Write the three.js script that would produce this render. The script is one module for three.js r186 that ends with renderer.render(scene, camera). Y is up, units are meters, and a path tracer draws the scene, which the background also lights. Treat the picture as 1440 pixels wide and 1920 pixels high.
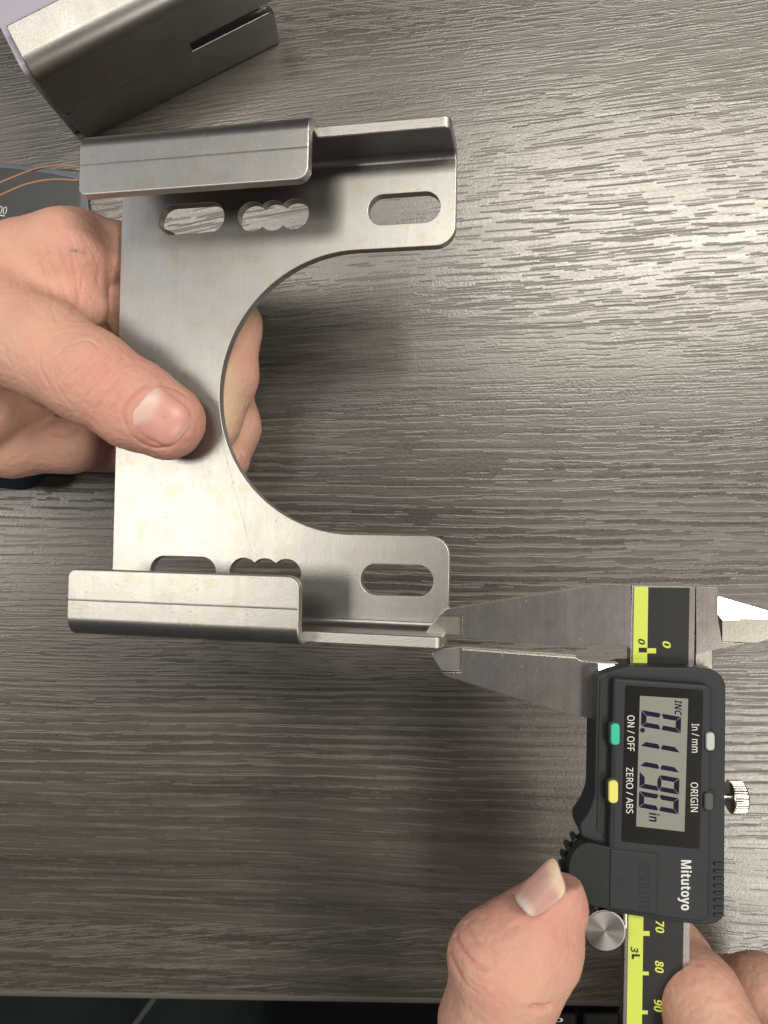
import * as THREE from 'three';
import { mergeGeometries, mergeVertices } from 'three/addons/utils/BufferGeometryUtils.js';
import { FontLoader } from 'three/addons/loaders/FontLoader.js';
import { TextGeometry } from 'three/addons/geometries/TextGeometry.js';
import { RoundedBoxGeometry } from 'three/addons/geometries/RoundedBoxGeometry.js';
import { RectAreaLightUniformsLib } from 'three/addons/lights/RectAreaLightUniformsLib.js';

// ---------------------------------------------------------------- camera, lamps, exposure
// The photograph looks straight down on a desk. World: y up, desk top at y = 0, the camera 275 mm above it.
const CAMH = 275, F = 1445;                       // mm above the desk; focal length in photograph pixels (1440 x 1920)
const scene = new THREE.Scene();
const camera = new THREE.PerspectiveCamera(2 * Math.atan(960 / F) * 180 / Math.PI, 768 / 1024, 0.01, 20);
camera.position.set(0, CAMH / 1000, 0); camera.up.set(0, 0, -1); camera.lookAt(0, 0, 0);
const renderer = new THREE.WebGLRenderer({ antialias: true });
renderer.setSize(768, 1024);
renderer.toneMapping = THREE.LinearToneMapping;
renderer.toneMappingExposure = 1.0;
renderer.shadowMap.enabled = true;
scene.background = new THREE.Color().setRGB(0.075, 0.075, 0.08);   // the dim rest of the room
RectAreaLightUniformsLib.init();
const LAMPS = [   // x, y, z of the unseen panel (m), width, length, radiance, tint
  { at: [-1.45, 1.75, -0.06], size: [1.0, 0.5], power: 9.5, tint: [1, 0.92, 0.80], label: 'unseen white ceiling light panel to the left above the desk, lighting the held bracket' },
  { at: [0.82, 1.75, -0.74], size: [1.2, 0.42], power: 21, tint: [1, 0.92, 0.79], label: 'unseen white ceiling light panel ahead and to the right above the desk, lighting the desk top' },
  { at: [1.12, 1.75, 0.9], size: [0.5, 1.0], power: 14, tint: [1, 0.92, 0.80], label: 'unseen white ceiling light panel to the right above the desk, lighting its right side' },
  { at: [-0.46, 1.75, -0.68], size: [0.56, 0.34], power: 12, tint: [1, 0.93, 0.82], label: 'unseen white ceiling light panel ahead and to the left above the desk, lighting the standing bracket' },
];

// ---------------------------------------------------------------- helpers
let seed = 12345;
const rnd = () => { seed = (seed + 0x6d2b79f5) | 0; let t = Math.imul(seed ^ (seed >>> 15), 1 | seed); t = (t + Math.imul(t ^ (t >>> 7), 61 | t)) ^ t; return ((t ^ (t >>> 14)) >>> 0) / 4294967296; };
const clamp = (x, a = 0, b = 1) => Math.min(b, Math.max(a, x)), lerp = (a, b, t) => a + (b - a) * t;
const smooth = (a, b, x) => { const t = clamp((x - a) / (b - a)); return t * t * (3 - 2 * t); };
const hash3 = (x, y, z) => { let h = Math.imul(x, 374761393) ^ Math.imul(y, 668265263) ^ Math.imul(z, 2147483647 ^ 1274126177); h = Math.imul(h ^ (h >>> 13), 1274126177); return ((h ^ (h >>> 16)) >>> 0) / 4294967296; };
function noise3(x, y, z) {
  const i = Math.floor(x), j = Math.floor(y), k = Math.floor(z); let u = x - i, v = y - j, w = z - k;
  u = u * u * (3 - 2 * u); v = v * v * (3 - 2 * v); w = w * w * (3 - 2 * w);
  const c = (a, b, d) => hash3(i + a, j + b, k + d);
  return lerp(lerp(lerp(c(0, 0, 0), c(1, 0, 0), u), lerp(c(0, 1, 0), c(1, 1, 0), u), v), lerp(lerp(c(0, 0, 1), c(1, 0, 1), u), lerp(c(0, 1, 1), c(1, 1, 1), u), v), w) * 2 - 1;
}
const taken = new Map();
const numbered = (n) => { const k = taken.get(n) ?? 0; taken.set(n, k + 1); return k ? n + '_' + String(k).padStart(3, '0') : n; };
// Shapes are made in millimetres in a frame with x right, y away from the sitter, z up from the desk; a thing's group turns that frame to y up.
function thing(name, label, category, [x, y, z] = [0, 0, 0], group) {
  const o = new THREE.Group(); o.name = numbered(name); scene.add(o);
  o.position.set(x / 1000, z / 1000, -y / 1000); o.rotation.x = -Math.PI / 2;
  o.userData = { label, category }; if (group) o.userData.group = group;
  o._base = [x, y, z];
  return o;
}
function part(name, geometry, material, parent, label) {
  const g = Array.isArray(geometry) ? mergeGeometries(geometry.map((k) => plain(k))) : geometry;
  let base = parent; while (!base._base) base = base.parent;
  g.translate(-base._base[0], -base._base[1], -base._base[2]).scale(0.001, 0.001, 0.001);
  const m = new THREE.Mesh(g, material); m.name = name; m.castShadow = m.receiveShadow = true; parent.add(m);
  if (label) m.userData.label = label;
  return m;
}
function plain(g) { const k = g.index ? g.toNonIndexed() : g; for (const a of Object.keys(k.attributes)) if (!['position', 'normal', 'uv'].includes(a)) k.deleteAttribute(a); return k; }
// a pixel of the photograph seen at a depth below the lens -> the point's place in mm
const at = (px, py, d) => [(px - 720) * d / F, -(py - 960) * d / F];
const at3 = (px, py, d) => new THREE.Vector3((px - 720) * d / F, -(py - 960) * d / F, CAMH - d);
function poly(points, d, radius = 0) {         // outline through points, corners rounded (a third number at a point is its own radius)
  const P = points.map(([x, y, r]) => [...at(x, y, d), r ?? radius]), s = new THREE.Shape(), n = P.length;
  P.forEach(([x, y, r], i) => {
    const [ax, ay] = P[(i + n - 1) % n], [bx, by] = P[(i + 1) % n];
    const la = Math.hypot(ax - x, ay - y), lb = Math.hypot(bx - x, by - y), k = Math.min(r, la * 0.49, lb * 0.49);
    const p = [x + (ax - x) / la * k, y + (ay - y) / la * k], q = [x + (bx - x) / lb * k, y + (by - y) / lb * k];
    if (i) s.lineTo(...p); else s.moveTo(...p);
    if (k > 0.01) s.quadraticCurveTo(x, y, ...q);
  });
  s.closePath(); return s;
}
function slab(shape, z0, z1, bevel = 0.2, segments = 2, curve = 8) {   // outline extruded between two heights, edges bevelled inwards
  const g = new THREE.ExtrudeGeometry(shape, { depth: z1 - z0 - 2 * bevel, bevelEnabled: bevel > 0, bevelThickness: bevel, bevelSize: bevel, bevelOffset: -bevel, bevelSegments: segments, curveSegments: curve });
  return g.translate(0, 0, z0 + bevel);
}
const box = (w, h, d, x, y, z, r = 0.2) => new RoundedBoxGeometry(w, h, d, 2, r).translate(x, y, z);
function dataTexture(n, fn, channels = 4, srgb = false, wrap = THREE.RepeatWrapping) {
  const a = new Uint8Array(n * n * 4);
  for (let y = 0; y < n; y++) for (let x = 0; x < n; x++) { const c = fn(x, y), o = (y * n + x) * 4; a[o] = clamp(c[0]) * 255; a[o + 1] = clamp(c[1] ?? c[0]) * 255; a[o + 2] = clamp(c[2] ?? c[0]) * 255; a[o + 3] = 255; }
  const t = new THREE.DataTexture(a, n, n); t.magFilter = THREE.LinearFilter; t.minFilter = THREE.LinearMipmapLinearFilter; t.generateMipmaps = true;
  t.wrapS = t.wrapT = wrap; if (srgb) t.colorSpace = THREE.SRGBColorSpace; t.needsUpdate = true; return t;
}
const col = (r, g, b) => new THREE.Color().setRGB(r, g, b);

// ---------------------------------------------------------------- lamps out of view, placed to light the desk, steel and hands
for (const l of LAMPS) {
  const light = new THREE.RectAreaLight(col(...l.tint), l.power, l.size[0], l.size[1]);
  light.position.set(l.at[0], l.at[1] - 0.012, l.at[2]); light.rotation.x = -Math.PI / 2; scene.add(light);
  const g = new THREE.Group(); g.name = numbered('unseen_ceiling_lamp'); g.position.set(...l.at); g.userData = { label: l.label, category: 'ceiling lamp' }; scene.add(g);
  const glow = new THREE.Mesh(new THREE.BoxGeometry(l.size[0], 0.01, l.size[1]), new THREE.MeshStandardMaterial({ color: 0xffffff, emissive: col(...l.tint), emissiveIntensity: 1 }));
  glow.name = 'diffuser'; g.add(glow);
  const rim = new THREE.Mesh(new THREE.BoxGeometry(l.size[0] + 0.05, 0.02, l.size[1] + 0.05).translate(0, 0.018, 0), new THREE.MeshStandardMaterial({ color: 0xdddddd, roughness: 0.6 }));
  rim.name = 'frame'; g.add(rim);
}

{ // tall panel out of view at the left, placed to light the steel coolly
  const at0 = [-2.3, 1.75, -1.15], w = 2.2, h = 1.9, tint = [0.9, 0.93, 1.0], glowAt = 0.5;
  const light = new THREE.RectAreaLight(col(...tint), glowAt, w, h); light.position.set(at0[0] + 0.012, at0[1], at0[2]); light.rotation.y = -Math.PI / 2; scene.add(light);
  const g = new THREE.Group(); g.name = 'window'; g.position.set(...at0); g.userData = { label: 'tall pale light panel out of view to the left beyond the desk, lighting the steel', category: 'window' }; scene.add(g);
  const glow_pane = new THREE.Mesh(new THREE.BoxGeometry(0.01, h, w), new THREE.MeshStandardMaterial({ color: 0xffffff, emissive: col(...tint), emissiveIntensity: 0.4 })); glow_pane.name = 'glow_pane'; g.add(glow_pane);
  const frame = new THREE.Mesh(new THREE.BoxGeometry(0.04, h + 0.12, w + 0.12).translate(-0.03, 0, 0), new THREE.MeshStandardMaterial({ color: 0xcccccc, roughness: 0.6 })); frame.name = 'frame'; g.add(frame);
}

// ---------------------------------------------------------------- materials
// rolled steel: mottled tone, sparse brown stains, fine rolling lines
const NS = 1024;
const steelField = (x, y, z) => 0.5 * noise3(x / 90, y / 140, z) + 0.3 * noise3(x / 24, y / 34, z + 3) + 0.25 * noise3(x / 5, y / 5, z + 7);
const specks = new Float32Array(NS * NS);
for (let i = 0; i < 900; i++) { const x = rnd() * NS | 0, y = rnd() * NS | 0, r = 0.6 + rnd() * 1.6, v = rnd() < 0.5 ? -1 : 1; for (let dy = -4; dy <= 4; dy++) for (let dx = -4; dx <= 4; dx++) specks[((y + dy + NS) % NS) * NS + (x + dx + NS) % NS] += v * clamp(1.3 - Math.hypot(dx, dy) / r); }
for (let i = 0; i < 46; i++) { let x = rnd() * NS, y = rnd() * NS, a = rnd() * 6.28; const n = 15 + rnd() * 70, v = 0.35 + rnd() * 0.5; for (let k = 0; k < n; k++) { x += Math.cos(a); y += Math.sin(a); a += (rnd() - 0.5) * 0.12; specks[((y | 0) + NS) % NS * NS + ((x | 0) + NS) % NS] += v; } }
const fold = (x) => Math.min(x, NS - x) * 2;          // keeps the repeat without a seam
const steelMap = dataTexture(NS, (x, y) => {
  const f = steelField(fold(x), fold(y), 1.5), st = smooth(0.42, 0.8, noise3(fold(x) / 70, fold(y) / 60, 9.2) + 0.35 * noise3(fold(x) / 9, fold(y) / 9, 4.4)), sp = specks[y * NS + x];
  const line = 0.010 * noise3(x / 2.2, y / 220, 5);
  const v = 0.88 + 0.04 * f + line + 0.10 * clamp(sp, -1, 1);
  return [v - 0.01 * st, v - 0.025 * st, v - 0.06 * st];
}, 4, true);
const steelRough = dataTexture(NS, (x, y) => { const f = steelField(fold(x), fold(y), 21), v = 0.80 + 0.05 * f + 0.02 * noise3(x / 1.6, y / 160, 3) + 0.15 * Math.abs(clamp(specks[y * NS + x], -1, 1)); return [v, v, v]; });
const steelBump = dataTexture(NS, (x, y) => { const v = 0.5 + 0.2 * noise3(x / 2.4, y / 2.4, 3) + 0.08 * noise3(x / 6, y / 6, 8) + 0.03 * noise3(x / 1.8, y / 90, 2) - 0.2 * clamp(specks[y * NS + x], -1, 1); return [v, v, v]; });
for (const t of [steelMap, steelRough, steelBump]) t.repeat.set(1 / 120, 1 / 120);
const steel = new THREE.MeshPhysicalMaterial({ color: col(0.435, 0.43, 0.415), metalness: 1, roughness: 0.45, map: steelMap, roughnessMap: steelRough, bumpMap: steelBump, bumpScale: 0.00002 });
const cutSteel = new THREE.MeshPhysicalMaterial({ color: col(0.46, 0.45, 0.435), metalness: 1, roughness: 0.6, roughnessMap: steelRough, bumpMap: steelBump, bumpScale: 0.00008 });
const jawSteel = new THREE.MeshPhysicalMaterial({ color: col(0.64, 0.60, 0.595), metalness: 1, roughness: 0.34, map: steelMap, roughnessMap: steelRough, bumpMap: steelBump, bumpScale: 0.000004 });
const groundSteel = new THREE.MeshPhysicalMaterial({ color: col(0.60, 0.59, 0.55), metalness: 1, roughness: 0.42, map: steelMap, roughnessMap: steelRough, bumpMap: steelBump, bumpScale: 0.00002 });
const brightSteel = new THREE.MeshPhysicalMaterial({ color: col(0.75, 0.74, 0.71), metalness: 1, roughness: 0.2 });
const grain = dataTexture(256, (x, y) => { const v = 0.5 + 0.5 * (hash3(x, y, 1) - 0.5) + 0.4 * noise3(x / 3, y / 3, 2); return [v, v, v]; });
grain.repeat.set(1 / 14, 1 / 14);
const plastic = new THREE.MeshPhysicalMaterial({ color: col(0.022, 0.027, 0.031), roughness: 0.55, specularIntensity: 0.6, bumpMap: grain, bumpScale: 0.00002 });
const darkPlastic = new THREE.MeshPhysicalMaterial({ color: col(0.018, 0.020, 0.021), roughness: 0.5, specularIntensity: 0.6, bumpMap: grain, bumpScale: 0.000012 });
const bezelMat = new THREE.MeshPhysicalMaterial({ color: col(0.010, 0.010, 0.010), roughness: 0.3, specularIntensity: 0.35, bumpMap: grain, bumpScale: 0.000006 });
const lcdMat = new THREE.MeshPhysicalMaterial({ color: col(0.215, 0.222, 0.202), roughness: 0.34, specularIntensity: 0.4 });
const lcdInk = new THREE.MeshPhysicalMaterial({ color: col(0.008, 0.008, 0.024), roughness: 0.5, specularIntensity: 0.2 });
const whiteInk = new THREE.MeshPhysicalMaterial({ color: col(0.62, 0.64, 0.63), roughness: 0.6 });
const limeInk = new THREE.MeshPhysicalMaterial({ color: col(0.52, 0.62, 0.10), roughness: 0.5, specularIntensity: 0.5, bumpMap: grain, bumpScale: 0.000004 });
const blackInk = new THREE.MeshPhysicalMaterial({ color: col(0.018, 0.019, 0.019), roughness: 0.42, specularIntensity: 0.6, bumpMap: grain, bumpScale: 0.000006 });

// ---------------------------------------------------------------- desk
const DESKD = CAMH, EDGE = 0.0171;             // the front edge runs 1 degree off the picture's
{
  // wood-grain laminate: ring lines made of ragged pore dashes that follow a bent grain
  const N = 2048, SIZE = 420, k = N / SIZE, pore = new Float32Array(N * N);
  const bend = (x, y) => 9 * noise3(x / 210, y / 120, 0.3) + 1.3 * noise3(x / 70, y / 22, 5.1) + 0.3 * noise3(x / 14, y / 8, 2.2) - 0.13 * (x - 210) * (1 - smooth(70, 250, y)) + 0.04 * (x - 210) * smooth(290, 390, y);
  const dash = (x0, y0, len, wid, v) => {      // x, y in mm from the texture's top left
    const base = y0 - bend(x0, y0); let jit = 0; const n = Math.ceil(len * k);
    for (let i = 0; i < n; i++) {
      const x = x0 + i / k, t = i / n; if (rnd() < 0.04) jit += (rnd() - 0.5) * 0.12;
      const y = base + bend(x, y0) + jit, w = wid * Math.min(1, 6 * t + 0.25, 6 * (1 - t) + 0.25) * (0.8 + 0.4 * rnd());
      const xi = Math.floor(x * k), yc = y * k, r = Math.max(0.5, w * k / 2);
      for (let yi = Math.floor(yc - r - 1); yi <= yc + r + 1; yi++) { const a = clamp(r + 0.5 - Math.abs(yi + 0.5 - yc)) * v; const o = ((yi + 4 * N) % N) * N + ((xi + 4 * N) % N); if (a > pore[o]) pore[o] = a; }
    }
  };
  let y = -50;
  while (y < SIZE + 50) {                      // ring lines
    const late = smooth(300, 350, y), zone = noise3(1.7, y / 40, 4); y += lerp(1.3, 3.4, clamp(0.5 + 0.8 * noise3(9, y / 30, 1))) * (1 + late * 0.6);
    let x = -40 + rnd() * 10; const heavy = 0.55 + 0.35 * rnd() + 0.2 * zone;
    while (x < SIZE + 5) {
      const local = clamp(0.55 + 0.9 * noise3(x / 80, y / 30, 8) - 0.3 * late), m = rnd() < 0.35 + 0.6 * local ? 1 + (rnd() * 3.6 * local | 0) : 0;
      for (let q = 0; q < m; q++) dash(x + (rnd() - 0.5) * 9, y + (rnd() - 0.5) * (0.4 + 0.7 * local), 4 + rnd() * rnd() * 30, (0.11 + rnd() * 0.22) * heavy * (1 - 0.25 * late), (0.4 + 0.5 * rnd()) * (1 - 0.35 * late));
      x += 2.4 + rnd() * 6;
    }
  }
  for (let i = 0; i < 5200; i++) dash(rnd() * SIZE, rnd() * SIZE, 2 + rnd() * 12, 0.07 + rnd() * 0.1, 0.15 + rnd() * 0.4);
  const tone = (x, y) => { const X = x / k, Y = y / k - bend(x / k, y / k); return 0.4 * noise3(X / 160, Y / 7, 3) + 0.4 * noise3(X / 60, Y / 1.8, 6) + 0.5 * noise3(X / 26, Y / 0.6, 2) + 0.35 * noise3(X / 12, Y / 0.3, 9); };
  const fine = (x, y) => 0.6 * (hash3(x, y, 3) - 0.5) + 0.5 * noise3(x / 2.3, y / 2.3, 1);
  const shapeOf = (x, y) => pore[y * N + x];
  const map = dataTexture(N, (x, y) => {
    const p = shapeOf(x, y), t = tone(x, y), f = fine(x, y), b = 0.046 * (1 + 0.42 * t + 0.14 * f), c = [b * 1.10, b * 0.955, b * 0.77];
    return [0, 1, 2].map((i) => Math.pow(lerp(c[i], [0.098, 0.087, 0.067][i], p * 0.75), 1 / 2.2));
  }, 4, true);
  const rough = dataTexture(N, (x, y) => { const p = shapeOf(x, y), v = lerp(0.31 + 0.05 * fine(x, y) + 0.05 * tone(x, y), 0.72, clamp(p * 1.15)); return [v, v, v]; });
  const bump = dataTexture(N, (x, y) => { const p = shapeOf(x, y), v = 0.72 + 0.12 * fine(x, y) + 0.05 * tone(x, y) - 0.55 * p; return [v, v, v]; });
  for (const t of [map, rough, bump]) { t.wrapS = t.wrapT = THREE.MirroredRepeatWrapping; t.anisotropy = 8; }
  const laminate = new THREE.MeshPhysicalMaterial({ map, roughness: 1, roughnessMap: rough, bumpMap: bump, bumpScale: 0.00016, ior: 1.85 });
  const edgeMat = new THREE.MeshPhysicalMaterial({ color: col(0.10, 0.094, 0.08), roughness: 0.5, bumpMap: grain, bumpScale: 0.00003 });
  const edge0 = at(720, 1857 + EDGE * 720, DESKD)[1];                       // where the flat top ends, on the picture's middle line
  const desk = thing('desk', 'dark grey-brown wood-grain desk under the brackets and hands', 'desk', [0, edge0, 0]);
  desk.rotation.set(-Math.PI / 2, 0, -EDGE);
  const W = 1400, D = 800, g = new THREE.PlaneGeometry(W, D, 1, 1).translate(0, D / 2, 0), uv = g.attributes.uv, ps = g.attributes.position;
  for (let i = 0; i < 4; i++) uv.setXY(i, (ps.getX(i) + 175) / SIZE, (395 - ps.getY(i)) / SIZE);
  const top = part('desk_top', g.translate(0, edge0, 0), laminate, desk); top.userData.label = 'dark wood-grain laminate top';
  const pr = new THREE.Shape(), R = 3.6; pr.moveTo(0, 0); pr.absarc(0, -R, R, Math.PI / 2, 0, true); pr.lineTo(R, -26); pr.lineTo(-6, -26); pr.lineTo(-6, -1); pr.lineTo(0, -0.15); pr.closePath();
  const eg = new THREE.ExtrudeGeometry(pr, { depth: W, bevelEnabled: false, curveSegments: 10 });
  eg.applyMatrix4(new THREE.Matrix4().makeBasis(new THREE.Vector3(0, -1, 0), new THREE.Vector3(0, 0, 1), new THREE.Vector3(-1, 0, 0))).translate(W / 2, edge0, 0);
  part('edge_band', eg, edgeMat, desk);
  part('underside', new THREE.BoxGeometry(W, D - 10, 24).translate(0, edge0 + D / 2 + 2, -13), edgeMat, desk);
}

// ---------------------------------------------------------------- bent sheet metal
// A path of straight runs and bends in a plane; sheets are laid along it. Returns (s) -> point and normal of the middle of the sheet.
function bentPath(y, z, angle, runs) {
  const seg = []; let s = 0;
  for (const r of runs) {
    if (r.run !== undefined) { const y0 = y, z0 = z, a = angle; seg.push({ s0: s, s1: s + r.run, f: (u) => [y0 + Math.cos(a) * u, z0 + Math.sin(a) * u, a] }); y += Math.cos(a) * r.run; z += Math.sin(a) * r.run; s += r.run; }
    else { const y0 = y, z0 = z, a = angle, d = Math.sign(r.bend), R = r.r, len = Math.abs(r.bend) * R, cy = y0 - Math.sin(a) * R * d, cz = z0 + Math.cos(a) * R * d; const f = (u) => { const b = a + d * u / R; return [cy + Math.sin(b) * R * d, cz - Math.cos(b) * R * d, b]; }; seg.push({ s0: s, s1: s + len, f, bend: true }); [y, z, angle] = f(len); s += len; }
  }
  const path = (q) => { let k = seg.find((g) => q <= g.s1) ?? seg[seg.length - 1]; const [yy, zz, a] = k.f(q - k.s0); return { y: yy, z: zz, ny: -Math.sin(a), nz: Math.cos(a) }; };
  path.total = s; path.seg = seg; return path;
}
// A patch x0..x1, s0..s1 of the sheet with rounded corners rc = [x0s0, x1s0, x1s1, x0s1] and finished rims on the named sides.
function sheetPatch(path, x0, x1, s0, s1, { t = 3, c = 0.45, rc = [0, 0, 0, 0], rims = 'xXS', place, only }) {
  const out = [], face = [], rim = [], rimN = [];
  const P = (x, s, h) => { const q = path(s); return place(x, q.y + q.ny * h, q.z + q.nz * h); };
  const Nn = (x, s, sign) => { const q = path(s), a = place(0, 0, 0), b = place(0, q.ny * sign, q.nz * sign); return [b[0] - a[0], b[1] - a[1], b[2] - a[2]]; };
  const has = (k) => rims.includes(k), cs = { x: has('x') ? c : 0, X: has('X') ? c : 0, s: has('s') ? c : 0, S: has('S') ? c : 0 };
  const side = (s, left) => {           // inset outline of the face at s
    const [ra, rb] = left ? [rc[0], rc[3]] : [rc[1], rc[2]], cc = left ? cs.x : cs.X; let e = cc;
    for (const [r, base, dir, ci] of [[ra, s0, 1, cs.s], [rb, s1, -1, cs.S]]) { const d = (s - base) * dir; if (r > 0 && d < r) { const q = r - c, w = r - Math.max(d, ci); e = Math.max(e, r - Math.sqrt(Math.max(0, q * q - w * w))); } }
    return left ? x0 + e : x1 - e;
  };
  const rows = new Set([s0 + cs.s, s1 - cs.S]);
  for (const g of path.seg) { if (g.s0 > s0 && g.s0 < s1) rows.add(g.s0); const n = g.bend ? 14 : 3; for (let i = 0; i <= n; i++) { const s = lerp(g.s0, g.s1, i / n); if (s > s0 + cs.s && s < s1 - cs.S) rows.add(s); } }
  for (const [r, base, dir] of [[Math.max(rc[0], rc[1]), s0, 1], [Math.max(rc[2], rc[3]), s1, -1]]) if (r) for (let i = 0; i <= 10; i++) { const s = base + dir * r * (1 - Math.cos(i / 10 * Math.PI / 2)); if (s > s0 + cs.s && s < s1 - cs.S) rows.add(s); }
  const S = [...rows].sort((a, b) => a - b).filter((s, i, a) => !i || s - a[i - 1] > 1e-4);
  const pos = [], nor = [], uv = [], idx = [];
  if (only !== 'rim') for (const sign of [1, -1]) {
    const b0 = pos.length / 3, NX = 8;
    S.forEach((s) => { const a = side(s, true), b = side(s, false); for (let i = 0; i <= NX; i++) { const x = lerp(a, b, i / NX); pos.push(...P(x, s, sign * t / 2)); nor.push(...Nn(x, s, sign)); uv.push(x, s + (sign > 0 ? 0 : 57)); } });
    for (let j = 0; j + 1 < S.length; j++) for (let i = 0; i < NX; i++) { const a = b0 + j * (NX + 1) + i, b = a + 1, d = a + NX + 1, e = d + 1; if (sign > 0) idx.push(a, b, e, a, e, d); else idx.push(a, e, b, a, d, e); }
  }
  // the outline walked round: points with the outward direction in the sheet
  const walk = [];
  const corner = (x, s, dx, ds, r, a0) => { if (r <= 0) return; for (let i = 0; i <= 8; i++) { const a = a0 + i / 8 * Math.PI / 2; walk.push([x + Math.cos(a) * r, s + Math.sin(a) * r, Math.cos(a), Math.sin(a)]); } };
  const runS = (x, sa, sb, nx) => { const list = S.filter((s) => s > Math.min(sa, sb) && s < Math.max(sa, sb)); if (sb < sa) list.reverse(); for (const s of [sa, ...list, sb]) walk.push([x, s, nx, 0]); };
  const strips = []; const flush = () => { if (walk.length > 1) strips.push(walk.slice()); walk.length = 0; };
  if (has('s')) { walk.push([x0 + rc[0], s0, 0, -1]); walk.push([x1 - rc[1], s0, 0, -1]); if (has('X')) corner(x1 - rc[1], s0 + rc[1], 0, 0, rc[1], -Math.PI / 2); else flush(); }
  if (has('X')) { runS(x1, s0 + rc[1], s1 - rc[2], 1); if (has('S')) corner(x1 - rc[2], s1 - rc[2], 0, 0, rc[2], 0); else flush(); }
  if (has('S')) { walk.push([x1 - rc[2], s1, 0, 1]); walk.push([x0 + rc[3], s1, 0, 1]); if (has('x')) corner(x0 + rc[3], s1 - rc[3], 0, 0, rc[3], Math.PI / 2); else flush(); }
  if (has('x')) { runS(x0, s1 - rc[3], s0 + rc[0], -1); if (has('s')) corner(x0 + rc[0], s0 + rc[0], 0, 0, rc[0], Math.PI); }
  flush();
  const prof = []; for (let i = 0; i <= 4; i++) { const a = i / 4 * Math.PI / 2; prof.push([c - c * Math.sin(a), t / 2 - c + c * Math.cos(a), Math.sin(a), Math.cos(a)]); } for (let i = 4; i >= 0; i--) { const [e, h, n1, n2] = prof[i]; prof.push([e, -h, n1, -n2]); }
  const M = prof.length;
  if (only !== 'face') for (const st of strips) {
    const b0 = pos.length / 3; let run = 0;
    st.forEach(([x, s, nx, ns], i) => {
      if (i) run += Math.hypot(x - st[i - 1][0], s - st[i - 1][1]);
      for (const [e, h, n1, n2] of prof) {
        const xx = x - nx * e, ss = s - ns * e, q = path(clamp(s, s0, s1)); pos.push(...P(xx, ss, h));
        const a = place(0, 0, 0), ty = q.nz, tz = -q.ny;       // direction of growing s
        const v = place(nx * n1, ns * n1 * ty + q.ny * n2, ns * n1 * tz + q.nz * n2); nor.push(v[0] - a[0], v[1] - a[1], v[2] - a[2]); uv.push(run, h * 3);
      }
    });
    for (let i = 0; i + 1 < st.length; i++) for (let j = 0; j + 1 < M; j++) { const a = b0 + i * M + j, b = a + 1, d = a + M, e = d + 1; idx.push(a, b, e, a, e, d); }
  }
  const g = new THREE.BufferGeometry();
  g.setAttribute('position', new THREE.Float32BufferAttribute(pos, 3)); g.setAttribute('normal', new THREE.Float32BufferAttribute(nor, 3)); g.setAttribute('uv', new THREE.Float32BufferAttribute(uv, 2)); g.setIndex(idx);
  // faces wind as their normals point
  const ix = g.index.array, A = new THREE.Vector3(), B = new THREE.Vector3(), C = new THREE.Vector3(), n = new THREE.Vector3();
  for (let i = 0; i < ix.length; i += 3) { A.fromArray(pos, ix[i] * 3); B.fromArray(pos, ix[i + 1] * 3); C.fromArray(pos, ix[i + 2] * 3); n.fromArray(nor, ix[i] * 3); if (B.sub(A).cross(C.sub(A)).dot(n) < 0) { const q = ix[i + 1]; ix[i + 1] = ix[i + 2]; ix[i + 2] = q; } }
  return g;
}

// ---------------------------------------------------------------- the measured bracket, held over the desk
// Its own frame (from the photograph): x right, y towards the sitter, z away from the lens, in mm; then turned and placed below the lens.
const BR = { rot: [-0.024, 0.199, 0.020], pos: [-75.13, -98.92, 221.81], W: 96.2, H: 131.2, h: 21.5, L: 62.4, lw: 17.1, hc: 13.5 };
const brM = new THREE.Matrix4().makeRotationFromEuler(new THREE.Euler(...BR.rot, 'XYZ'));
const brPlace = (x, y, z) => { const v = new THREE.Vector3(x, y, z).applyMatrix4(brM); return [v.x + BR.pos[0], -(v.y + BR.pos[1]), CAMH - (v.z + BR.pos[2])]; };
const brMatrix = (() => { const o = brPlace(0, 0, 0), e = [[1, 0, 0], [0, 1, 0], [0, 0, 1]].map((v) => { const p = brPlace(...v); return new THREE.Vector3(p[0] - o[0], p[1] - o[1], p[2] - o[2]); }); return new THREE.Matrix4().makeBasis(...e).setPosition(...o); })();
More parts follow.
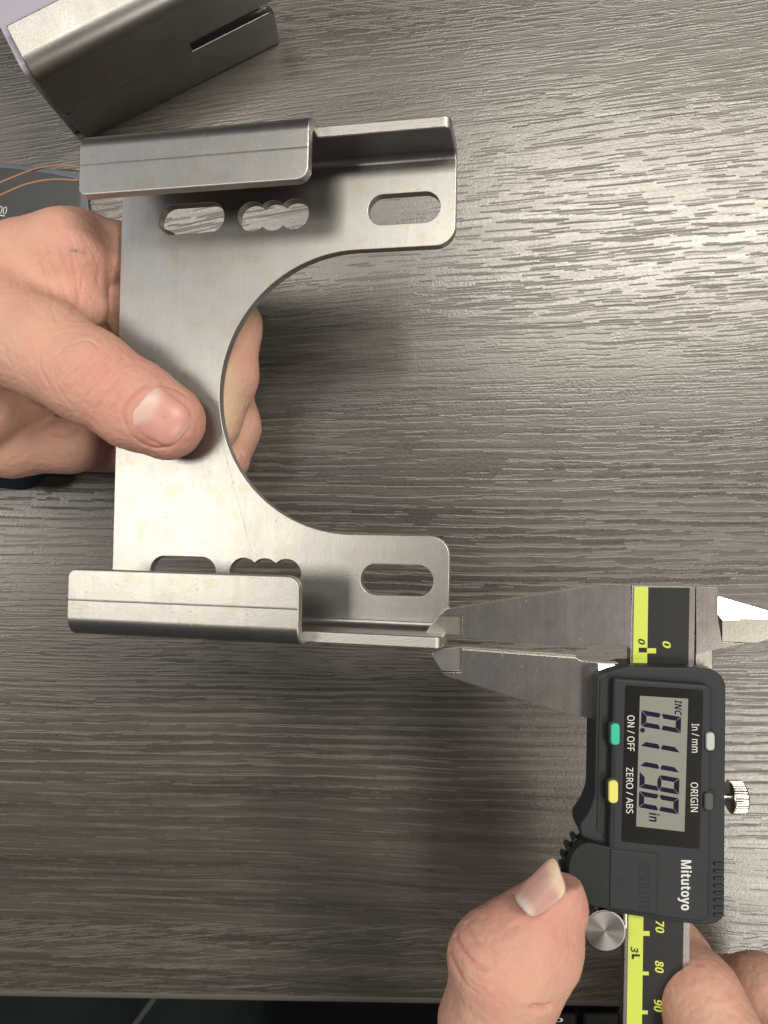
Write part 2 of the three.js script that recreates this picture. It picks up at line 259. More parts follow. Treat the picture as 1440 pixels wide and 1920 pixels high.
{
  const { W, H, h, L, lw, hc } = BR, t = 3, Rc = 3.2, yb = t / 2 + Rc;
  const c0 = brPlace(W / 2, H / 2, 0);
  const bracket = thing('bracket', 'satin steel C-shaped bracket with slotted arms held between thumb and caliper', 'bracket', c0);
  // plate with its semicircular throat, slots and triple holes
  const s = new THREE.Shape(), cx = 69.6, cy = H / 2, r = 38.3, k = 5.2;
  s.moveTo(0, yb); s.lineTo(W, yb); s.lineTo(W, cy - r - k); s.absarc(W - k, cy - r - k, k, 0, Math.PI / 2, false); s.lineTo(cx, cy - r);
  s.absarc(cx, cy, r, -Math.PI / 2, Math.PI / 2, true); s.lineTo(W - k, cy + r); s.absarc(W - k, cy + r + k, k, -Math.PI / 2, 0, false); s.lineTo(W, H - yb); s.lineTo(0, H - yb); s.closePath();
  const slot = (x0, x1, y, rr) => { const p = new THREE.Path(); p.moveTo(x0 + rr, y - rr); p.absarc(x0 + rr, y, rr, -Math.PI / 2, Math.PI / 2, true); p.absarc(x1 - rr, y, rr, Math.PI / 2, -Math.PI / 2, true); p.closePath(); return p; };
  const triple = (x0, y) => {            // three overlapping round holes
    const rr = 4.15, step = 6.1, p = new THREE.Path(), a = Math.acos(step / 2 / rr), c = [0, 1, 2].map((i) => x0 + rr + i * step);
    p.moveTo(c[0], y - rr); p.absarc(c[0], y, rr, -Math.PI / 2, -2 * Math.PI + a, true); p.absarc(c[1], y, rr, Math.PI - a, a, true); p.absarc(c[2], y, rr, Math.PI - a, -Math.PI + a, true); p.absarc(c[1], y, rr, -a, -Math.PI + a, true); p.absarc(c[0], y, rr, -a, -Math.PI / 2, true); p.closePath(); return p;
  };
  s.holes.push(slot(11.8, 31.4, 15.9, 4.2), slot(72.6, 92.1, 16.8, 4.1), triple(35.5, 16.5), slot(11.8, 31.4, H - 15.9, 4.2), slot(72.6, 92.1, H - 15.5, 4.1), triple(35.5, H - 16.0));
  const pg = new THREE.ExtrudeGeometry(s, { depth: t - 0.36, bevelEnabled: true, bevelThickness: 0.18, bevelSize: 0.18, bevelOffset: -0.18, bevelSegments: 2, curveSegments: 28 }).translate(0, 0, 0.18);
  pg.applyMatrix4(brMatrix);
  part('plate', pg, [steel, cutSteel], bracket);
  const lipRun = lw - t / 2 - Rc, wall = h - t / 2 - 2 * Rc + t / 2;
  for (const far of [true, false]) {
    const place = far ? brPlace : (x, y, z) => brPlace(x, H - y, z);
    const path = bentPath(yb, t / 2, Math.PI, [{ bend: Math.PI / 2, r: Rc }, { run: wall - t / 2 + 1.2 }, { bend: Math.PI / 2, r: Rc }, { run: lipRun * 0.34 }, { bend: -0.16, r: 2.2 }, { bend: 0.16, r: 2.2 }, { run: lipRun * 0.66 - 0.7 }]);
    const sc = path.seg[1].s0 + (hc - Rc + t / 2);
    const make = (only) => [sheetPatch(path, 0, L, 0, sc + 0.02, { t, rims: 'x', place, only }), sheetPatch(path, 0, L, sc, path.total, { t, rc: [0, 0, 3.2, 2.2], rims: 'xXS', place, only }), sheetPatch(path, L - 0.02, W, 0, sc, { t, rc: [0, 0, 2.0, 0], rims: 'XS', place, only })];
    part('cut_edge', make('rim'), cutSteel, part('flange', make('face'), steel, bracket));
  }
}

// ---------------------------------------------------------------- the second bracket, standing on the desk
{
  const o = at3(300, 130, 275), b = thing('bracket', 'dark folded steel bracket standing on the desk at the top left', 'bracket', [o.x, o.y, 0]);
  const dir = Math.atan2(182, 360), ux = Math.cos(dir), uy = Math.sin(dir), px = -uy, py = ux;      // along the bracket; across, away from the sitter
  const base = at(160, 257, 275), place = (x, y, z) => [base[0] + ux * x + px * y, base[1] + uy * x + py * y, z];
  const path = bentPath(0, 0.3, 1.60, [{ run: 18.2 }, { bend: 0.2, r: 5 }, { bend: -0.34, r: 6 }, { run: 14.5 }, { bend: -1.36, r: 5.5 }, { run: 9 }]);
  const s1 = 18.1, s2 = 22.6, xn = 47, W = 77.5, t = 2.8;
  part('flange', sheetPatch(path, 0, xn, 0, path.seg[1].s0, { t, rc: [1.5, 0, 0, 0], rims: 'xs', place }), steel, b);
  part('flange', sheetPatch(path, xn - 0.02, W, 0, s1, { t, rc: [0, 2, 3, 0], rims: 'XsS', place }), steel, b);
  part('web', [sheetPatch(path, -1.0, xn, path.seg[1].s0, path.total, { t, rc: [3.5, 0, 0, 1], rims: 'xS', place }), sheetPatch(path, xn - 0.02, W + 2, s2, path.total, { t, rims: 'sXS', place })], steel, b);
}

{
  const dir = Math.atan2(182, 360), ux = Math.cos(dir), uy = Math.sin(dir), px = -uy, py = ux, base = at(160, 257, 275), place = (x, y, z) => [base[0] + ux * x + px * (y + 3.4), base[1] + uy * x + py * (y + 3.4), z];
  const o = at3(40, 60, 240), c = thing('sheet', 'pale lavender folded sheet tucked behind the standing bracket', 'sheet', [o.x, o.y, 0]);
  const pale = new THREE.MeshPhysicalMaterial({ color: col(0.36, 0.34, 0.42), roughness: 0.45, metalness: 0.25, bumpMap: grain, bumpScale: 0.00002 });
  const path = bentPath(0, 0.4, 1.60, [{ run: 35.5 }, { bend: -1.6, r: 3 }, { run: 46 }]);
  part('fold', sheetPatch(path, -3.2, 74, 0, path.total, { t: 0.8, c: 0.2, rims: 'xXsS', place }), pale, c);
}

// ---------------------------------------------------------------- printed card on the desk
{
  const d = 273, c = thing('card', 'dark slate card printed with two copper arcs beside the hand', 'card', [...at(60, 370, d), 0]);
  const slate = new THREE.MeshPhysicalMaterial({ color: col(0.04, 0.043, 0.047), roughness: 0.42, specularIntensity: 0.7, roughnessMap: steelRough, bumpMap: grain, bumpScale: 0.00001 });
  const rimMat = new THREE.MeshPhysicalMaterial({ color: col(0.085, 0.095, 0.125), roughness: 0.36, bumpMap: grain, bumpScale: 0.00002 });
  const copper = new THREE.MeshPhysicalMaterial({ color: col(0.36, 0.16, 0.10), roughness: 0.5 });
  part('sheet', slab(poly([[-260, 275], [120, 319, 3], [160, 335, 3], [166, 392, 2], [166, 760], [-260, 760]], d), 0.3, 2.0, 0.3), rimMat, c, 'blue-grey bevelled rim');
  part('panel', slab(poly([[-260, 292], [60, 320, 10], [150, 336, 4], [150, 760], [-260, 760]], d), 1.6, 2.4, 0.2), slate, c);
  for (const arc of [[[-20, 350], [0, 343], [65, 318], [110, 310], [146, 313]], [[-20, 376], [0, 367], [50, 346], [100, 337], [148, 339]]]) {
    const cv = new THREE.CatmullRomCurve3(arc.map(([x, y]) => { const p = at(x, y, d); return new THREE.Vector3(p[0], p[1], 2.4); }));
    part('arc', new THREE.TubeGeometry(cv, 40, 0.32, 6).translate(0, 0, -2.4).scale(1, 1, 0.25).translate(0, 0, 2.41), copper, c, 'copper line');
  }
  c.userData.print = 1; delete c.userData.print;
  globalThis.cardThing = c;
}

// ---------------------------------------------------------------- lettering
const bold = await new FontLoader().loadAsync('fonts/droid/droid_sans_bold.typeface.json');
const regular = await new FontLoader().loadAsync('fonts/droid/droid_sans_regular.typeface.json');
// lettering that runs down the picture with its top to the right: fills the box x0..x1 (letter height), y0..y1 (length) in pixels
function lettering(text, font, x0, x1, y0, y1, d, z, thick = 0.04, slant = 0, turn = -Math.PI / 2) {
  const g = new TextGeometry(text, { font, size: 10, depth: 1, curveSegments: 5, bevelEnabled: false });
  if (slant) g.applyMatrix4(new THREE.Matrix4().set(1, slant, 0, 0, 0, 1, 0, 0, 0, 0, 1, 0, 0, 0, 0, 1));
  g.computeBoundingBox(); const bb = g.boundingBox; g.translate(-(bb.min.x + bb.max.x) / 2, -(bb.min.y + bb.max.y) / 2, 0);
  const [ax, ay] = at(x0, y0, d), [bx, by] = at(x1, y1, d), down = Math.abs(turn) > 1;
  const len = down ? ay - by : bx - ax, high = down ? bx - ax : ay - by;
  g.scale(len / (bb.max.x - bb.min.x), high / (bb.max.y - bb.min.y), thick).rotateZ(turn).translate((ax + bx) / 2, (ay + by) / 2, z);
  return g;
}
{
  const c = globalThis.cardThing; delete globalThis.cardThing;
  part('lettering', lettering('00', regular, -3, 13, 387, 401, 272.6, 2.38, 0.05, 0.1, -0.12), whiteInk, c);
  part('underline', slab(poly([[-12, 401], [9, 404], [9, 406], [-12, 403.4]], 272.6), 2.36, 2.45, 0), whiteInk, c);
}

// ---------------------------------------------------------------- caliper
{
  const BD = 191, zb = CAMH - BD;            // depth of the beam's face; its height over the desk
  const cal = thing('caliper', 'digital caliper with lime scale and display reading 0.1190 in', 'caliper', [...at(1240, 1400, BD), zb]);
  const P = (pts, r, d = BD) => poly(pts, d, r);
  cal.quaternion.multiply(new THREE.Quaternion().setFromAxisAngle(new THREE.Vector3(0, 1, 0), -0.05));   // held a little turned about its length
  // beam: one bar with the fixed jaw and the fixed inside jaw
  const beam = part('beam', slab(P([[1186, 1098], [1303, 1100], [1284, 2330], [1160, 2330]], 0.2), zb - 3.5, zb, 0.1), jawSteel, cal);
  part('fixed_jaw', [slab(P([[838, 1145, 0.6], [1140, 1095, 1.4], [1184.5, 1098], [1184.5, 1220], [1176, 1211, 0.6], [1112, 1211], [1085, 1214], [868.6, 1200], [868.6, 1157], [826, 1157]], 0.15), zb - 3.4, zb - 0.05, 0.05), slab(P([[1304.5, 1100], [1345, 1101, 0.3], [1344.5, 1121], [1344, 1158, 0.8], [1352, 1203], [1393, 1205], [1340, 1217], [1304.5, 1226]], 0.15), zb - 3.4, zb - 0.05, 0.05)], jawSteel, cal);
  part('jaw_tip', slab(P([[825, 1157.6, 0.2], [868, 1157.6], [868, 1195.5], [797, 1193, 0.2]], 0.1), zb - 2.9, zb - 1.1, 0.08), groundSteel, cal, 'pale ground tip of the fixed jaw');
  // inside jaw: a steep polished flank and a ground flank
  {
    // flat facets given by pixels on a plane that falls away from a hinge line
    const facet = (pts, y0, z0, slopeY, slopeX = 0) => { const v = pts.map(([x, y]) => { const [a, b] = at(x, y, BD); return new THREE.Vector3(a, b, z0 - slopeY * (b - at(0, y0, BD)[1]) - slopeX * (a - at(1345, 0, BD)[0])); }); return v; };
    const solid = (top, zlow) => { const n = top.length, p = [], sh = new THREE.Shape(top.map((v) => new THREE.Vector2(v.x, v.y))), tri = THREE.ShapeUtils.triangulateShape(top.map((v) => new THREE.Vector2(v.x, v.y)), []), cw = THREE.ShapeUtils.area(top) < 0; const put = (...vs) => { for (const v of cw ? vs.reverse() : vs) p.push(v.x, v.y, v.z); }; for (const [a, b, c] of tri) cw ? p.push(...top[a], ...top[b], ...top[c]) : put(top[a], top[b], top[c]); for (let i = 0; i < n; i++) { const a = top[i], b = top[(i + 1) % n], c = b.clone().setZ(zlow), d = a.clone().setZ(zlow); put(a, d, c); put(a, c, b); } const k = new THREE.BufferGeometry(); k.setAttribute('position', new THREE.Float32BufferAttribute(p, 3)); k.setAttribute('uv', new THREE.Float32BufferAttribute(new Float32Array(p.length / 3 * 2).map((_, i) => p[(i >> 1) * 3 + (i & 1)]), 2)); k.computeVertexNormals(); return k; };
    part('inside_jaw_flank', solid(facet([[1345.2, 1121], [1352, 1120], [1400, 1134], [1500, 1163], [1500, 1159.5], [1387, 1158.8], [1382, 1161.4], [1353, 1161.8], [1345.2, 1150]], 1160, zb - 0.3, 0.317, -0.054), zb - 3.4), brightSteel, cal, 'mirror-bright flank of the inside jaw');
    part('inside_jaw_flank', solid(facet([[1353, 1162.2], [1382, 1161.8], [1387, 1159.2], [1500, 1160], [1500, 1176], [1416, 1204], [1353, 1202]], 1160, zb - 0.3, 0.0, 0.0), zb - 3.4), groundSteel, cal, 'ground grey flank of the inside jaw');
    part('slider_lug', solid(facet([[1122.5, 1246], [1180, 1248.3], [1180, 1250], [1122.5, 1259]], 1258, zb + 0.9, 0.30, -0.0), zb - 2), brightSteel, cal);
  }
  part('scale_strip', slab(P([[1190, 1100], [1215.7, 1100], [1200, 2200], [1171, 2200]].map(([x, y]) => [x, y]), 0), zb - 0.02, zb + 0.10, 0), limeInk, beam, 'lime green scale strip');
  part('scale_strip', slab(P([[1216, 1102], [1292, 1102], [1272.6, 2200], [1200.3, 2200]], 0), zb - 0.02, zb + 0.09, 0), blackInk, beam, 'black scale strip');
  const zt = zb + 0.085, bar = (x0, x1, y0, y1) => slab(P([[x0, y0], [x1, y0], [x1, y1], [x0, y1]], 0, BD), zt, zt + 0.05, 0);
  for (const b of [[1214, 1230, 1215.5, 1225], [1200, 1218, 1746, 1755], [1200, 1216.5, 1822, 1829], [1199, 1214.5, 1895, 1902]]) part('scale_mark', bar(...b), limeInk, beam);
  part('scale_mark', bar(1198, 1213, 1214.5, 1223.5).translate(0, 0, 0.03), blackInk, beam);
  part('scale_mark', slab(P([[1185, 1790], [1200, 1790], [1200, 1794], [1189, 1794], [1189, 1799], [1185, 1799]], 0), zt + 0.03, zt + 0.08, 0), blackInk, beam);
  part('scale_number', lettering('0', bold, 1197, 1209.5, 1198, 1209, BD, zt + 0.03, 0.05, 0.2), blackInk, beam);
  part('scale_number', lettering('3', bold, 1183, 1197, 1776, 1787, BD, zt + 0.03, 0.05, 0.2), blackInk, beam);
  part('scale_number', lettering('0', bold, 1242, 1257, 1202, 1215, BD, zt, 0.05, 0.2), limeInk, beam);
  for (const [t, x, y] of [['70', 1229, 1726], ['80', 1228, 1801], ['90', 1226, 1874], ['100', 1224, 1950]]) part('scale_number', lettering(t, bold, x, x + 16, y, y + (t.length > 2 ? 36 : 23), BD, zt, 0.05, 0.2), limeInk, beam);
  // sliding jaw behind the display
  part('sliding_jaw', slab(P([[868.6, 1222], [1083, 1236, 0.2], [1091, 1241, 0.2], [1122, 1244], [1180, 1246], [1180, 1330], [1122, 1352, 0.6], [1050, 1337], [960, 1309], [840, 1273], [828, 1265], [868.6, 1265.5]], 0.1), zb - 3.4, zb - 0.15, 0.05), jawSteel, cal);
  part('jaw_face', slab(P([[866, 1217.5], [1083, 1231.5], [1083, 1237], [866, 1223]], 0.05), zb - 3.3, zb - 0.9, 0.05), groundSteel, cal);
  part('jaw_tip', slab(P([[812, 1229, 0.2], [832, 1221.5, 0.2], [868, 1218], [868, 1265], [829, 1263.5], [810, 1234, 0.2]], 0.1), zb - 3.0, zb - 1.2, 0.08), groundSteel, cal, 'pale ground tip of the sliding jaw');
  part('slider_lug', slab(P([[1304, 1222, 0], [1309, 1218, 1], [1335, 1218, 0.1], [1335, 1262], [1304, 1262]], 0.1), zb - 3.3, zb - 0.3, 0.2), groundSteel, cal);
  // display housing: a low base and a raised face
  const HD = 186.5, zh = CAMH - HD, FD = 184.5, zf = CAMH - FD;
  const baseShape = P([[1122, 1268, 0.8], [1150, 1258, 0.5], [1180, 1250, 0.6], [1312, 1251, 1], [1346, 1258, 2], [1361, 1278, 2], [1358, 1716, 2.2], [1346, 1729, 1.4], [1320, 1734, 1], [1226, 1724], [1146, 1713], [1116, 1690, 2], [1112, 1640, 3], [1118, 1580, 2], [1094, 1574, 1], [1090, 1550, 1], [1104, 1532, 3], [1118, 1500, 3]], 0.3, HD);
  const housing = part('housing', slab(baseShape, zb - 6, zh, 0.5, 3), plastic, cal);
  const facePts = [[1154, 1272, 0.6], [1328, 1283, 1.2], [1336, 1292, 1], [1330, 1719, 1], [1318, 1729, 0.6], [1226, 1720.5, 0.3], [1148, 1712, 0.4], [1146, 1578, 0.4]];
  part('face_panel', slab(poly(facePts, FD), zh - 0.3, zf, 0.7, 3), plastic, housing);
  part('side_groove', slab(poly([[1128, 1276], [1146, 1272], [1139, 1572], [1122, 1560]], HD, 0.4), zh - 0.05, zh + 0.25, 0.12), darkPlastic, housing);
  for (let i = 0; i < 8; i++) { const [x, y] = at(1347.5, 1617 + i * 13.6, HD); part('grip_rib', box(2.5, 0.8, 3.0, x, y, zh - 1.0, 0.38), plastic, housing); }
  // display
  const zz = zf + 0.12;
  const bez = part('bezel', slab(poly([[1176, 1284, 0.8], [1320, 1291.5, 0.8], [1313, 1591, 0.8], [1169, 1580, 0.8]], FD), zf - 0.2, zz, 0.12), bezelMat, cal);
  const LP = [[1203, 1305], [1292, 1309.5], [1285, 1558.5], [1196, 1550]];
  const lcd = part('display', slab(poly(LP, FD, 0.15), zz - 0.05, zz + 0.03, 0), lcdMat, bez, 'grey liquid-crystal display');
  // seven-segment digits: u runs down the picture along the display, v from its right side to its left, in pixels
  const LA = (u, v) => { const o = [1288.5, 1309], du = [-7 / 249, 1], dv = [-1, -0.05]; return [o[0] + du[0] * u + dv[0] * v, o[1] + du[1] * u + dv[1] * v]; };
  const seg = (pts) => slab(poly(pts.map(([u, v]) => LA(u, v)), FD), zz + 0.02, zz + 0.07, 0);
  const digit = (u0, on) => {              // cell 33 x 72, slanted
    const T = 8.5, B = 82, M = 45.2, w = 30.5, k = 9.6, sl = (u, v) => [u0 + u + (M - v) * 0.115, v], list = [], q = (...p) => list.push(seg(p.map(([u, v]) => sl(u, v))));
    const h = 0.9;
    if (on.includes('a')) q([h, T], [w - h, T], [w - k, T + k], [k, T + k]);
    if (on.includes('d')) q([k, B - k], [w - k, B - k], [w - h, B], [h, B]);
    if (on.includes('g')) q([h + 1, M], [k, M - 3.6], [w - k, M - 3.6], [w - h - 1, M], [w - k, M + 3.6], [k, M + 3.6]);
    if (on.includes('f')) q([0, T + h], [k - h, T + k], [k - h, M - 4.5], [2.5, M - 1.2], [0, M - 3]);
    if (on.includes('e')) q([0, M + 3], [2.5, M + 1.2], [k - h, M + 4.5], [k - h, B - k], [0, B - h]);
    if (on.includes('b')) q([w, T + h], [w, M - 3], [w - 2.5, M - 1.2], [w - k + h, M - 4.5], [w - k + h, T + k]);
    if (on.includes('c')) q([w, M + 3], [w, B - h], [w - k + h, B - k], [w - k + h, M + 4.5], [w - 2.5, M + 1.2]);
    return list;
  };
  for (const [u, on] of [[31, 'abcdef'], [67.5, 'bc'], [105, 'bc'], [146, 'abcdfg'], [183, 'abcdef']]) part('digit', digit(u, on), lcdInk, lcd);
  part('decimal_point', slab((() => { const s = new THREE.Shape(); const [x, y] = at(...LA(64.5, 79.0), FD); s.absarc(x, y, 0.56, 0, Math.PI * 2); return s; })(), zz + 0.02, zz + 0.07, 0), lcdInk, lcd);
  part('lettering', lettering('INC', bold, 1267, 1280, 1312, 1341, FD, zz + 0.02, 0.05, 0.2), lcdInk, lcd);
  part('lettering', lettering('in', bold, 1220, 1239, 1524, 1541, FD, zz + 0.02, 0.05, 0.15), lcdInk, lcd);
  for (const [t, ...r] of [['ON / OFF', 1179.5, 1193, 1342, 1409], ['ZERO / ABS', 1177.5, 1190.5, 1440, 1526], ['In / mm', 1298.5, 1312, 1356, 1410], ['ORIGIN', 1296.5, 1310, 1466, 1521]]) part('lettering', lettering(t, regular, ...r, FD, zz - 0.01, 0.05), whiteInk, bez);
  part('lettering', lettering('Mitutoyo', bold, 1273, 1299, 1612, 1706, FD, zf - 0.02, 0.06), whiteInk, housing, 'white maker name');
  // buttons
  const pill = (x, y, w, h, d, z0, z1) => slab(poly([[x - w / 2, y - h / 2], [x + w / 2, y - h / 2], [x + w / 2, y + h / 2], [x - w / 2, y + h / 2]], d, w * d / F * 0.62), z0, z1, 0.35, 3);
  const button = (name, x, y, w, h, c, label) => { part('button_rim', pill(x, y, w + 8, h + 8, FD, zf - 2, zf + 0.06), darkPlastic, housing); part('button', pill(x, y, w, h, FD, zf - 1, zf + 0.75), new THREE.MeshPhysicalMaterial({ color: c, roughness: 0.45 }), housing, label); };
  button('b', 1156.5, 1377, 17, 41, col(0.03, 0.42, 0.30), 'green button');
  button('b', 1153, 1485, 18, 43, col(0.62, 0.62, 0.14), 'pale yellow button');
  button('b', 1331.5, 1388, 16, 34, col(0.42, 0.45, 0.44), 'light grey button');
  button('b', 1328.5, 1500, 17, 34, col(0.05, 0.055, 0.056), 'dark grey button');
  // battery cover with raised word and thumb roller behind it
  const cov = part('cover', slab(poly([[1100, 1581, 2], [1148, 1590.5, 0.4], [1240, 1598, 1], [1236, 1718, 0.6], [1146, 1708, 1], [1104, 1700, 3], [1080, 1678, 4], [1067, 1640, 6], [1076, 1602, 4]], FD), zf - 3.2, zf + 0.15, 0.35, 3), darkPlastic, cal);
  part('cover_plate', slab(poly([[1148, 1594, 0.2], [1236, 1601, 0.6], [1232.5, 1713, 0.5], [1146, 1704, 0.2]], FD), zf, zf + 0.42, 0.25, 2), plastic, cov);
  part('lettering', lettering('ABSOLUTE', regular, 1200, 1221, 1610, 1706, FD, zf + 0.36, 0.16), plastic, cov, 'raised dark lettering');
  part('arrow', [lettering('V', regular, 1158, 1166, 1646, 1664, FD, zf + 0.36, 0.14), slab(poly([[1170, 1643], [1173, 1643], [1172, 1668], [1169, 1668]], FD), zf + 0.36, zf + 0.5, 0)], plastic, cov);
  const [rx, ry] = at(1131, 1627, 189.5), rr = 65 * 189.5 / F;
  const roller = part('thumb_roller', new THREE.CylinderGeometry(rr, rr, 4.2, 48).rotateX(Math.PI / 2).translate(rx, ry, zb + 0.6), darkPlastic, cal);
  for (let i = 0; i < 13; i++) { const a = 1.82 + i * 0.27; part('tooth', box(2.2, 1.25, 4.6, 0, 0, 0, 0.2).translate(rr + 0.5, 0, 0).rotateZ(a).translate(rx, ry, zb + 0.9), plastic, roller); }
  // turned steel disc below the cover
  {
    const R = 39 * 189 / F, pts = []; const [x, y] = at(1134, 1744, 189);
    for (let i = 0; i <= 12; i++) pts.push(new THREE.Vector2(Math.max(0.02, R * i / 12), 1.25));
    pts.push(new THREE.Vector2(R + 0.15, 1.0), new THREE.Vector2(R + 0.15, -2.4), new THREE.Vector2(0.001, -2.4));
    part('disc', new THREE.LatheGeometry(pts.reverse(), 72).rotateX(Math.PI / 2).translate(x, y, CAMH - 189), new THREE.MeshPhysicalMaterial({ color: col(0.29, 0.275, 0.27), metalness: 1, roughness: 0.42, anisotropy: 0.85 }), cal, 'turned steel disc');
    part('spring_clip', box(1.1, 6.5, 2.5, x + R + 0.2, y + 2.0, CAMH - 190.5, 0.4).rotateZ(0), brightSteel, cal);
  }
  // knurled lock screw on the right
  {
    const [x, y] = at(1384, 1498, 190), p = [[0.01, -1.9], [3.3, -1.9], [3.9, -1.5], [3.9, 1.5], [3.4, 2.0], [0.01, 2.0]].map(([r, h]) => new THREE.Vector2(r, h));
    const screw = part('lock_screw', [new THREE.LatheGeometry(p, 48).rotateZ(-Math.PI / 2).translate(x, y, zb - 1.2), new THREE.CylinderGeometry(1.1, 1.1, 5, 20).rotateZ(Math.PI / 2).translate(x - 3.5, y, zb - 1.2)], brightSteel, cal, 'knurled steel lock screw');
    const kn = []; for (let i = 0; i < 40; i++) kn.push(new THREE.CylinderGeometry(0.2, 0.2, 2.9, 6).rotateZ(Math.PI / 2).translate(0, 3.9, 0).rotateX(i / 40 * Math.PI * 2).translate(x, y, zb - 1.2));
    part('knurling', kn, brightSteel, screw);
  }
}

// ---------------------------------------------------------------- hands
// A distance field of tapered capsules, blended; meshed by surface nets; creases are pressed into the mesh.
function capsule(a, b, flat = 1) {           // a, b: {p: Vector3, r}
  const A = a.p, dx = b.p.x - A.x, dy = b.p.y - A.y, dz = (b.p.z - A.z) / flat, l2 = dx * dx + dy * dy + dz * dz, ra = a.r, dr = b.r - a.r;
  return (x, y, z) => { const px = x - A.x, py = y - A.y, pz = (z - A.z) / flat; const t = clamp((px * dx + py * dy + pz * dz) / l2), ex = px - dx * t, ey = py - dy * t, ez = pz - dz * t; return Math.sqrt(ex * ex + ey * ey + ez * ez) - ra - dr * t; };
}
const smin = (a, b, k) => { const h = Math.max(k - Math.abs(a - b), 0) / k; return Math.min(a, b) - h * h * k * 0.25; };
const J = (px, py, d, r) => ({ p: at3(px, py, d), r });
function chain(joints, k = 2.5, flat = 1) { const caps = []; for (let i = 0; i + 1 < joints.length; i++) caps.push(capsule(joints[i], joints[i + 1], flat)); return (x, y, z) => { let d = caps[0](x, y, z); for (let i = 1; i < caps.length; i++) d = smin(d, caps[i](x, y, z), k); return d; }; }
function mesh(field, lo, hi, h) {
  const n = [0, 1, 2].map((i) => Math.ceil((hi[i] - lo[i]) / h) + 1), [nx, ny, nz] = n, v = new Float32Array(nx * ny * nz).fill(9), B = 6, id = (i, j, k) => (k * ny + j) * nx + i;
  for (let k = 0; k < nz; k += B) for (let j = 0; j < ny; j += B) for (let i = 0; i < nx; i += B) {
    const d = field(lo[0] + (i + B / 2) * h, lo[1] + (j + B / 2) * h, lo[2] + (k + B / 2) * h), near = Math.abs(d) < B * h * 1.6;
    for (let c = k; c < Math.min(nz, k + B); c++) for (let b = j; b < Math.min(ny, j + B); b++) for (let a = i; a < Math.min(nx, i + B); a++) v[id(a, b, c)] = near ? field(lo[0] + a * h, lo[1] + b * h, lo[2] + c * h) : d;
  }
  for (let k = 0; k < nz; k++) for (let j = 0; j < ny; j++) for (let i = 0; i < nx; i++) if (!i || !j || !k || i === nx - 1 || j === ny - 1 || k === nz - 1) v[id(i, j, k)] = Math.max(v[id(i, j, k)], 0.3 * h);
  const at = new Int32Array(nx * ny * nz).fill(-1), pos = [], idx = [];
  const E = [[0, 1], [2, 3], [4, 5], [6, 7], [0, 2], [1, 3], [4, 6], [5, 7], [0, 4], [1, 5], [2, 6], [3, 7]], c = new Float32Array(8);
  for (let k = 0; k + 1 < nz; k++) for (let j = 0; j + 1 < ny; j++) for (let i = 0; i + 1 < nx; i++) {
    let m = 0; for (let q = 0; q < 8; q++) { c[q] = v[id(i + (q & 1), j + (q >> 1 & 1), k + (q >> 2))]; if (c[q] < 0) m |= 1 << q; }
    if (!m || m === 255) continue;
    let x = 0, y = 0, z = 0, w = 0;
    for (const [a, b] of E) if ((c[a] < 0) !== (c[b] < 0)) { const t = c[a] / (c[a] - c[b]); x += lerp(a & 1, b & 1, t); y += lerp(a >> 1 & 1, b >> 1 & 1, t); z += lerp(a >> 2, b >> 2, t); w++; }
    at[id(i, j, k)] = pos.length / 3; pos.push(lo[0] + (i + x / w) * h, lo[1] + (j + y / w) * h, lo[2] + (k + z / w) * h);
  }
  for (let k = 1; k + 1 < nz; k++) for (let j = 1; j + 1 < ny; j++) for (let i = 1; i + 1 < nx; i++) {
    const a = v[id(i, j, k)] < 0, put = (p, q, r, s, f) => { if (f) idx.push(p, q, r, p, r, s); else idx.push(p, r, q, p, s, r); };
    if (a !== v[id(i + 1, j, k)] < 0) put(at[id(i, j - 1, k - 1)], at[id(i, j, k - 1)], at[id(i, j, k)], at[id(i, j - 1, k)], a);
    if (a !== v[id(i, j + 1, k)] < 0) put(at[id(i - 1, j, k - 1)], at[id(i - 1, j, k)], at[id(i, j, k)], at[id(i, j, k - 1)], a);
    if (a !== v[id(i, j, k + 1)] < 0) put(at[id(i - 1, j - 1, k)], at[id(i, j - 1, k)], at[id(i, j, k)], at[id(i - 1, j, k)], a);
  }
  const g = new THREE.BufferGeometry(); g.setAttribute('position', new THREE.Float32BufferAttribute(pos, 3)); g.setIndex(idx); return g;
}
const gradient = (f, x, y, z, e = 0.3) => new THREE.Vector3(f(x + e, y, z) - f(x - e, y, z), f(x, y + e, z) - f(x, y - e, z), f(x, y, z + e) - f(x, y, z - e)).normalize();
// creases: polylines given by pixels and depth; pressed into skin within reach of them
function crease(points, depth = 0.3, width = 0.4, d = 205) { const p = points.map(([x, y]) => at(x, y, d)), c = new THREE.CatmullRomCurve3(p.map(([x, y]) => new THREE.Vector3(x, y, 0))); const q = c.getPoints(points.length * 8); const lo = [Math.min(...q.map((v) => v.x)) - 2, Math.min(...q.map((v) => v.y)) - 2], hi = [Math.max(...q.map((v) => v.x)) + 2, Math.max(...q.map((v) => v.y)) + 2]; return { q, depth, width, lo, hi }; }
function creaseAt(c, x, y) { if (x < c.lo[0] || y < c.lo[1] || x > c.hi[0] || y > c.hi[1]) return 0; let m = 1e9, mi = 0; for (let i = 0; i + 1 < c.q.length; i++) { const a = c.q[i], b = c.q[i + 1], dx = b.x - a.x, dy = b.y - a.y, t = clamp(((x - a.x) * dx + (y - a.y) * dy) / (dx * dx + dy * dy + 1e-9)), e = (x - a.x - dx * t) ** 2 + (y - a.y - dy * t) ** 2; if (e < m) { m = e; mi = (i + t) / (c.q.length - 1); } } const fade = Math.min(1, 5 * mi + 0.15, 5 * (1 - mi) + 0.15); return fade * Math.exp(-m / (c.width * c.width)); }
